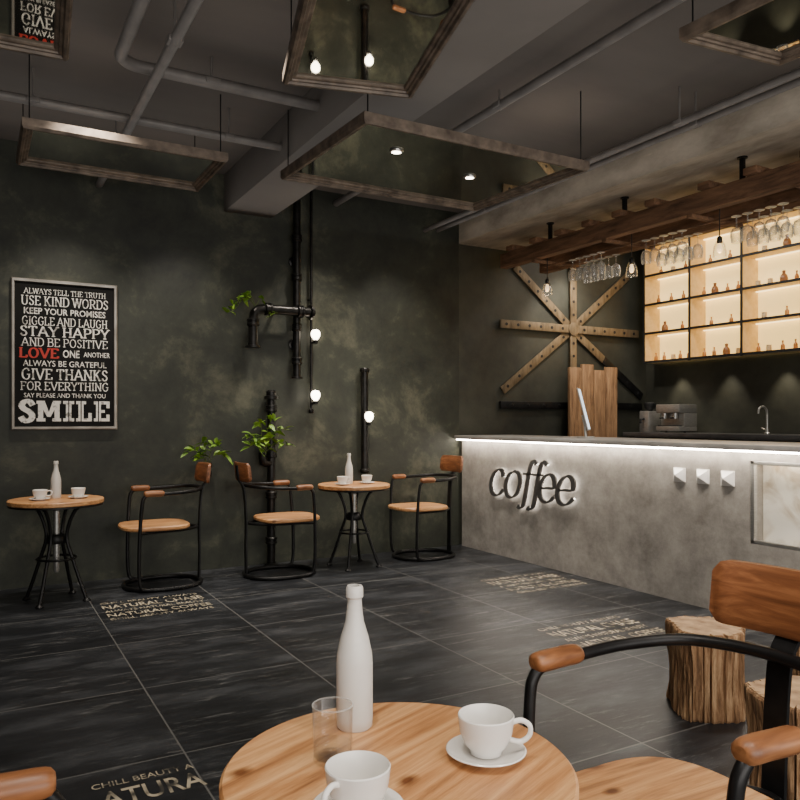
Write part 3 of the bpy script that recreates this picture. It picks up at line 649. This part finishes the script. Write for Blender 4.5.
# ------------------------------------------------------------------ star and planks behind the bar
cx, cz = 5.85, 2.30
t = thing('star_ornament', 'eight armed bronze strip star mounted on the dark bar wall', 'wall decoration', (cx, 6.46, cz))
ANG = [0, 38, 90, 142, 180, 216, 270, 326]; LEN = [1.02, 1.1, .98, 1.02, 1.02, 1.2, .95, 1.33]
for i in range(8):
    mt = Matrix.Rotation(-R(ANG[i]), 4, 'Y'); off = -.02 if i % 2 else -.042; full = LEN[i]
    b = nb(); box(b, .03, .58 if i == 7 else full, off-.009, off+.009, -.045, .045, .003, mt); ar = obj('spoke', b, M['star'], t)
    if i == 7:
        b = nb(); box(b, .581, full, off-.009, off+.009, -.045, .045, .003, mt); obj('shadow_spoke_tip', b, M['iron'], ar, label='outer half of the lower right spoke, coloured black for shadow')  # iron colour here stands for shadow on the bronze strip
    for q in range(6):
        b = nb(); lathe(b, [(.017, 0), (.017, .003), (.01, .004)], 10, mat=mt @ Matrix.Translation((.16+q*(full-.24)/5, off-.009, 0)) @ Matrix.Rotation(PI/2, 4, 'X'))
        obj('bolt', b, M['black'], ar)
b = nb(); lathe(b, [(.075, -.0), (.075, .01), (.06, .014)], 24, mat=Matrix.Translation((0, -.051, 0)) @ Matrix.Rotation(PI/2, 4, 'X')); obj('hub_plate', b, M['star'], t)
t = thing('wall_rail', 'black bolted iron rail on the wall below the star', 'rail', (5.9, 6.46, 1.40))
b = nb(); box(b, -1.05, 1.05, -.03, 0, 0, .08, .004); obj('bar', b, M['iron'], t)
for q in range(9):
    b = nb(); lathe(b, [(.018, 0), (.018, .005), (.01, .01)], 10, mat=Matrix.Translation((-.9+q*.22, -.03, .04)) @ Matrix.Rotation(PI/2, 4, 'X')); obj('bolt', b, M['iron'], t)
t = thing('plank_panel', 'upright brown barn plank panel standing at the wall below the star', 'panel', (5.68, 6.3, 0))
for i, (w, h) in enumerate(((.17, 1.86), (.19, 1.9), (.16, 1.84), (.18, 1.88))):
    x0 = .18*i; b = nb(); box(b, x0, x0+.172, -.02, .02, 0, h, .005); obj('board', b, M['plank'], t)
for z in (.4, 1.5):
    b = nb(); box(b, .02, .7, .021, .045, z, z+.09, .003); obj('batten', b, M['plank'], t)

# ------------------------------------------------------------------ back bar
t = thing('back_counter', 'dark low cabinet run below the lit shelves', 'cabinet', (6.5, 6.2, 0))
b = nb(); box(b, 0, .54, -4.4, 0, .06, 1.09); obj('carcass', b, M['black'], t)
b = nb(); box(b, .05, .54, -4.4, 0, 0, .06); obj('plinth', b, M['black'], t)
for i in range(5):
    b = nb(); box(b, -.02, -.001, -.87*i-.87+.01, -.87*i-.01, .08, 1.07, .004); d = obj('door', b, M['ctop'], t)
    b = nb(); tube(b, [(-.02, -.87*i-.1, .85), (-.045, -.87*i-.1, .86), (-.045, -.87*i-.1, 1.0), (-.02, -.87*i-.1, 1.01)], .006, 8); obj('handle', b, M['steel'], d)
b = nb(); box(b, 6.44, 7.04, 1.8, 6.25, 1.092, 1.14, .004); tag(obj('back_worktop', b, M['ctop']), 'dark stone worktop on the back cabinets below lit shelves', 'worktop')

t = thing('coffee_machine', 'silver espresso machine on the back worktop beside the planks', 'coffee machine', (6.74, 5.76, 1.142))
t.scale = (.8, .8, .86)
b = nb(); box(b, -.16, .2, -.2, .2, .02, .08, .008); obj('base', b, M['steel'], t)
b = nb(); box(b, -.06, .2, -.2, .2, .08, .25, .01); obj('body', b, M['steel'], t)
b = nb(); box(b, -.16, .2, -.2, .2, .25, .36, .012); obj('head', b, M['steel'], t)
b = nb(); box(b, -.15, -.065, -.17, .17, .081, .09); obj('drip_tray', b, M['black'], t)
for yy in (-.09, .09):
    b = nb(); lathe(b, [(.02, .17), (.032, .18), (.034, .25)], 16, (-.11, yy, 0)); gh = obj('group_head', b, M['steel'], t)
    b = nb(); tube(b, [(-.12, yy, .19), (-.2, yy, .185)], .01, 8); obj('portafilter_handle', b, M['black'], gh)
for yy in (-.16, .16):
    b = nb(); lathe(b, [(.016, 0), (.02, .003), (.02, .02)], 12, (.0, yy, 0)); obj('foot', b, M['black'], t)
t = thing('coffee_grinder', 'narrow coffee grinder beside the espresso machine', 'grinder', (6.72, 6.1, 1.142))
b = nb(); box(b, -.1, .1, -.07, .07, 0, .24, .012); obj('body', b, M['steel'], t)
b = nb(); lathe(b, [(.03, .24), (.06, .28), (.064, .33), (.06, .335)], 20); obj('hopper', b, M['black'], t)
b = nb(); tube(b, [(-.1, 0, .15), (-.15, 0, .14), (-.15, 0, .1)], .014, 8); obj('spout', b, M['black'], t)
t = thing('faucet', 'chrome gooseneck faucet on the back worktop', 'faucet', (6.78, 4.68, 1.142))
b = nb(); lathe(b, [(.026, 0), (.026, .012), (.016, .02), (.016, .05)], 16); obj('base', b, M['steel'], t)
b = nb(); tube(b, [(0, 0, .04), (0, 0, .2), (-.02, 0, .25), (-.07, 0, .27), (-.12, 0, .25), (-.135, 0, .2)], .01, 10, smooth=5); obj('spout', b, M['steel'], t)
b = nb(); tube(b, [(0, .015, .04), (0, .06, .06)], .006, 8); obj('lever', b, M['steel'], t)

# shelf unit
YS = [6.24-.64*i for i in range(5)]; ZS = [1.95, 2.28, 2.61, 2.945, 3.28]
t = thing('shelf_unit', 'warm backlit wall shelf with black frame above the back counter', 'shelf', (6.78, 6.24, 1.95))
b = nb(); box(b, .25, .268, YS[-1]-6.24, 0, 0, 1.33); obj('lit_back_panel', b, M['niche'], t)
for z in ZS:
    b = nb(); box(b, .0, .25, YS[-1]-6.24, 0, z-1.959, z-1.941); sh = obj('shelf_board', b, M['shelfwood'], t)
    b = nb(); box(b, -.008, .0, YS[-1]-6.24, 0, z-1.963, z-1.937); obj('edge_trim', b, M['black'], sh)
    if z > 2:
        b = nb(); box(b, .21, .235, YS[-1]-6.23, -.01, z-1.968, z-1.9595); obj('light_strip', b, M['ledwarm'], sh)
for y in YS:
    b = nb(); box(b, .0, .25, y-6.24-.008, y-6.24+.008, -.01, 1.34); up_ = obj('upright', b, M['shelfwood'], t)
    b = nb(); box(b, -.012, -.001, y-6.24-.012, y-6.24+.012, -.02, 1.345); obj('edge_trim', b, M['black'], up_)
rnd = random.Random(11)
def bottle_proto(kind):
    b = nb()
    if kind == 'bottle':
        lathe(b, [(0, 0), (.028, 0), (.031, .006), (.031, .07), (.026, .088), (.012, .105), (.011, .135), (.015, .137), (.015, .152), (0, .153)], 16); return obj('shelf_bottle', b, M['amber'])
    if kind == 'jar':
        lathe(b, [(0, 0), (.036, 0), (.04, .006), (.04, .07), (.034, .082), (.038, .084), (.038, .1), (.03, .105), (0, .106)], 16); return obj('storage_jar', b, M['cream'])
    lathe(b, [(0, 0), (.04, 0), (.046, .01), (.05, .06), (.04, .1), (.02, .12), (.02, .15), (.026, .155), (0, .17)], 16); return obj('shelf_flask', b, M['brown'])
protos = {k: bottle_proto(k) for k in ('bottle', 'jar', 'flask')}
used = set(); ordn = ['first', 'second', 'third', 'fourth', 'fifth']
rowname = ['lowest', 'second lowest', 'third', 'topmost']; bayname = ['leftmost', 'second', 'third', 'rightmost']
word = {'bottle': 'amber bottle', 'jar': 'cream lidded jar', 'flask': 'brown flask'}
layout = {(0, 0): 'bbjbb', (0, 1): 'bbfj', (0, 2): 'bjbb', (0, 3): 'bbj', (1, 0): 'fb', (1, 1): 'bb', (1, 2): 'jb', (1, 3): 'bf', (2, 0): 'bbb', (2, 1): 'bfbb', (2, 2): 'jjfb', (2, 3): 'jb', (3, 0): 'bjb', (3, 1): 'bb', (3, 2): 'jf', (3, 3): 'b'}
for (r, c), s_ in layout.items():
    n = len(s_)
    for i, chr_ in enumerate(s_):
        kd = {'b': 'bottle', 'j': 'jar', 'f': 'flask'}[chr_]
        p = protos[kd]; o = p if kd not in used else p.copy()
        if kd in used: C.objects.link(o)
        used.add(kd)
        q = .64 if kd != 'flask' else .76
        o.scale = (q, q, q)
        o.location = (6.87+rnd.uniform(-.02, .03), YS[c]-.64*(i+.8)/(n+.6), ZS[r]+.0095)
        tag(o, '%s standing %s from left on the %s shelf of the %s bay' % (word[kd], ordn[i], rowname[r], bayname[c]), 'jar' if kd == 'jar' else 'bottle', 'bottles and jars on the lit shelves')

# ------------------------------------------------------------------ hanging rack over the bar
t = thing('hanging_rack', 'rustic timber glass rack hung over the bar counter', 'rack', (4.6, 6.05, 2.79))
for x in (0, .5):
    b = nb(); box(b, x-.045, x+.045, -4.6, 0, 0, .14, .006); obj('long_beam', b, M['rackwood'], t)
for y in (-.19, -.54, -.89, -1.24, -1.59, -1.94, -2.43, -2.8, -3.2, -3.6, -4.0, -4.4):
    b = nb(); box(b, -.08, .57, y-.05, y+.05, .141, .19, .006); obj('cross_slat', b, M['rackwood'], t)
for y in (-.5, -1.42, -2.28, -3.12, -4.3):
    b = nb(); box(b, -.04, .54, y-.025, y+.025, -.025, -.001, .003); obj('rail_bearer', b, M['rackwood'], t)
for x in (.18, .36):
    b = nb(); box(b, x-.01, x+.01, -4.45, -.4, -.04, -.0255); obj('glass_rail', b, M['rackwood'], t)
for y in (-.70, -1.61, -2.69, -3.6):
    for x in (0, .5):
        b = nb(); box(b, x-.014, x+.014, y-.014, y+.014, .14, .3); lathe(b, [(.035, .29), (.035, .299)], 12, (x, y, 0)); obj('hanger_rod', b, M['iron'], t)
def make_wineglass(label, loc, group):
    t = thing('wine_glass', label, 'glass', loc, 0, group)
    b = nb(); lathe(b, [(.0, 0), (.036, 0), (.036, -.002), (.008, -.006), (.0045, -.012), (.004, -.072), (.006, -.08)], 20); obj('foot_and_stem', b, M['wglass'], t)
    b = nb(); lathe(b, [(.006, -.08), (.03, -.092), (.041, -.117), (.042, -.147), (.035, -.192), (.033, -.192), (.04, -.147), (.039, -.118), (.028, -.095), (.004, -.084)], 20); obj('bowl', b, M['wglass'], t)
    return t
wg = None; cname = ['nearest the star', 'in the middle', 'at the right edge']
for c, yc in enumerate((5.07, 4.20, 3.36)):
    for i in range(5):
        for j, x in enumerate((4.78, 4.96)):
            lab = '%s hanging wine glass of the %s row in the rack cluster %s' % (ordn[i], ('front', 'rear')[j], cname[c])
            loc = (x, yc+.18-.09*i, 2.7496)
            if wg is None: wg = make_wineglass(lab, loc, 'wine glasses hanging from the rack')
            else: dup(wg, loc, 0, lab)
def make_pendant(label, loc):
    t = thing('pendant_lamp', label, 'lamp', loc, 0, 'glass pendants over the bar')
    b = nb(); tube(b, [(0, 0, .07), (0, 0, .4005)], .004, 6); obj('cord', b, M['black'], t)
    b = nb(); lathe(b, [(.008, .085), (.018, .075), (.02, .04), (.014, .03)], 14); obj('socket', b, M['iron'], t)
    b = nb(); lathe(b, [(.02, .05), (.028, .04), (.04, .01), (.047, -.03), (.048, -.07), (.046, -.07), (.045, -.03), (.037, .01), (.024, .036)], 24); obj('glass_shade', b, M['glass'], t)
    b = nb(); lathe(b, [(.010, .032), (.012, .02), (.019, -.002), (.02, -.015), (.013, -.034), (0, -.042)], 16); obj('bulb', b, M['filament'], t)
    return t
pl = [(5.51, 'leftmost glass pendant lamp over the bar, in front of star'), (4.46, 'middle glass pendant lamp over the bar, beside the star'), (3.62, 'rightmost glass pendant lamp over the bar, before the shelves')]
p0 = None
for y, lab in pl:
    if p0 is None: p0 = make_pendant(lab, (4.70, y, 2.53))
    else: dup(p0, (4.70, y, 2.53), 0, lab)

# ------------------------------------------------------------------ lights
def spot(loc, tgt, e, ang=70, blend=.8, col=(1, .91, .79), r=.05):
    l = bpy.data.lights.new('spot', 'SPOT'); l.energy = e; l.spot_size = R(ang); l.spot_blend = blend; l.color = col; l.shadow_soft_size = r
    o = bpy.data.objects.new('spot', l); C.objects.link(o); o.location = loc
    o.rotation_euler = (Vector(tgt)-Vector(loc)).to_track_quat('-Z', 'Y').to_euler()
def area(loc, sx, sy, e, col=(1, .93, .84), tgt=None):
    l = bpy.data.lights.new('area', 'AREA'); l.shape = 'RECTANGLE'; l.size = sx; l.size_y = sy; l.energy = e; l.color = col
    o = bpy.data.objects.new('area', l); C.objects.link(o); o.location = loc
    if tgt: o.rotation_euler = (Vector(tgt)-Vector(loc)).to_track_quat('-Z', 'Y').to_euler()
def point(loc, e, col=(1, .8, .55), r=.04):
    l = bpy.data.lights.new('point', 'POINT'); l.energy = e; l.color = col; l.shadow_soft_size = r
    o = bpy.data.objects.new('point', l); C.objects.link(o); o.location = loc
for x in (.6, 1.5, 2.75, 3.5): spot((x, 5.65, 3.35), (x, 6.35, .9), 105)
for x, y in ((.6, 4.6), (2.6, 5.2), (3.5, 5.2)): spot((x, y, 3.35), (x, y+.5, 0), 160, 80)
for x, y in ((3.3, 4.0), (3.3, 2.6)): spot((x, y, 3.35), (3.9, y, 0), 170, 90)
for x, y in ((3.7, 4.65), (3.4, 3.3)): spot((x, y, 3.35), (x, y, 0), 210, 36, .9)
spot((1.2, 3.6, 3.35), (1.2, 3.6, 0), 110, 80); spot((2.45, 5.1, 3.35), (2.0, 4.3, 0), 120, 50)
spot((.2, .9, 3.3), (.75, 1.15, .7), 95, 60); spot((1.6, .3, 3.3), (1.25, 1.1, .6), 80, 60)
spot((2.4, 1.5, 3.3), (2.7, 2.1, .3), 110, 70)
area((.6, .0, 3.35), 3, 2.2, 50)  # soft fill added above the camera, no fixture behind it
area((1.2, -1.6, 1.5), 4.5, 1.6, 105, (1, .95, .89), (2.2, 4.0, 3.6))  # fill added behind the camera to lift the ceiling, no real lamp
area((.7, 3.2, 3.04), 7.0, 6.2, 40, (1, .96, .92), (.7, 3.2, 9))  # unseen upward sheet of light, added to brighten the ceiling evenly
area((6.0, 4.6, 3.36), .5, 3, 35)
for y in (5.92, 5.28, 4.64, 4.0): spot((6.9, y, 1.92), (7.0, y, 1.2), 16, 70, .8, (1, .88, .68), .02)
spot((5.9, 5.6, 3.3), (6.7, 5.8, 1.3), 60, 40)  # extra spot added to brighten the espresso machine
for y, _ in pl: point((4.70, y, 2.44), 1.2)
spot((5.6, 5.9, 3.05), (5.9, 6.45, 1.9), 80, 100)
w = bpy.data.worlds.new('World'); bpy.context.scene.world = w; w.use_nodes = True
bg = w.node_tree.nodes['Background']; bg.inputs[0].default_value = (.95, .92, .87, 1); bg.inputs[1].default_value = .75

# ------------------------------------------------------------------ camera
cd = bpy.data.cameras.new('Camera'); cd.sensor_width = 36; cd.lens = 36*753/800; cd.shift_y = 20/800
cam = bpy.data.objects.new('Camera', cd); C.objects.link(cam)
cam.location = (0, 0, 1.28); cam.rotation_euler = (PI/2, 0, -th)
bpy.context.scene.camera = cam
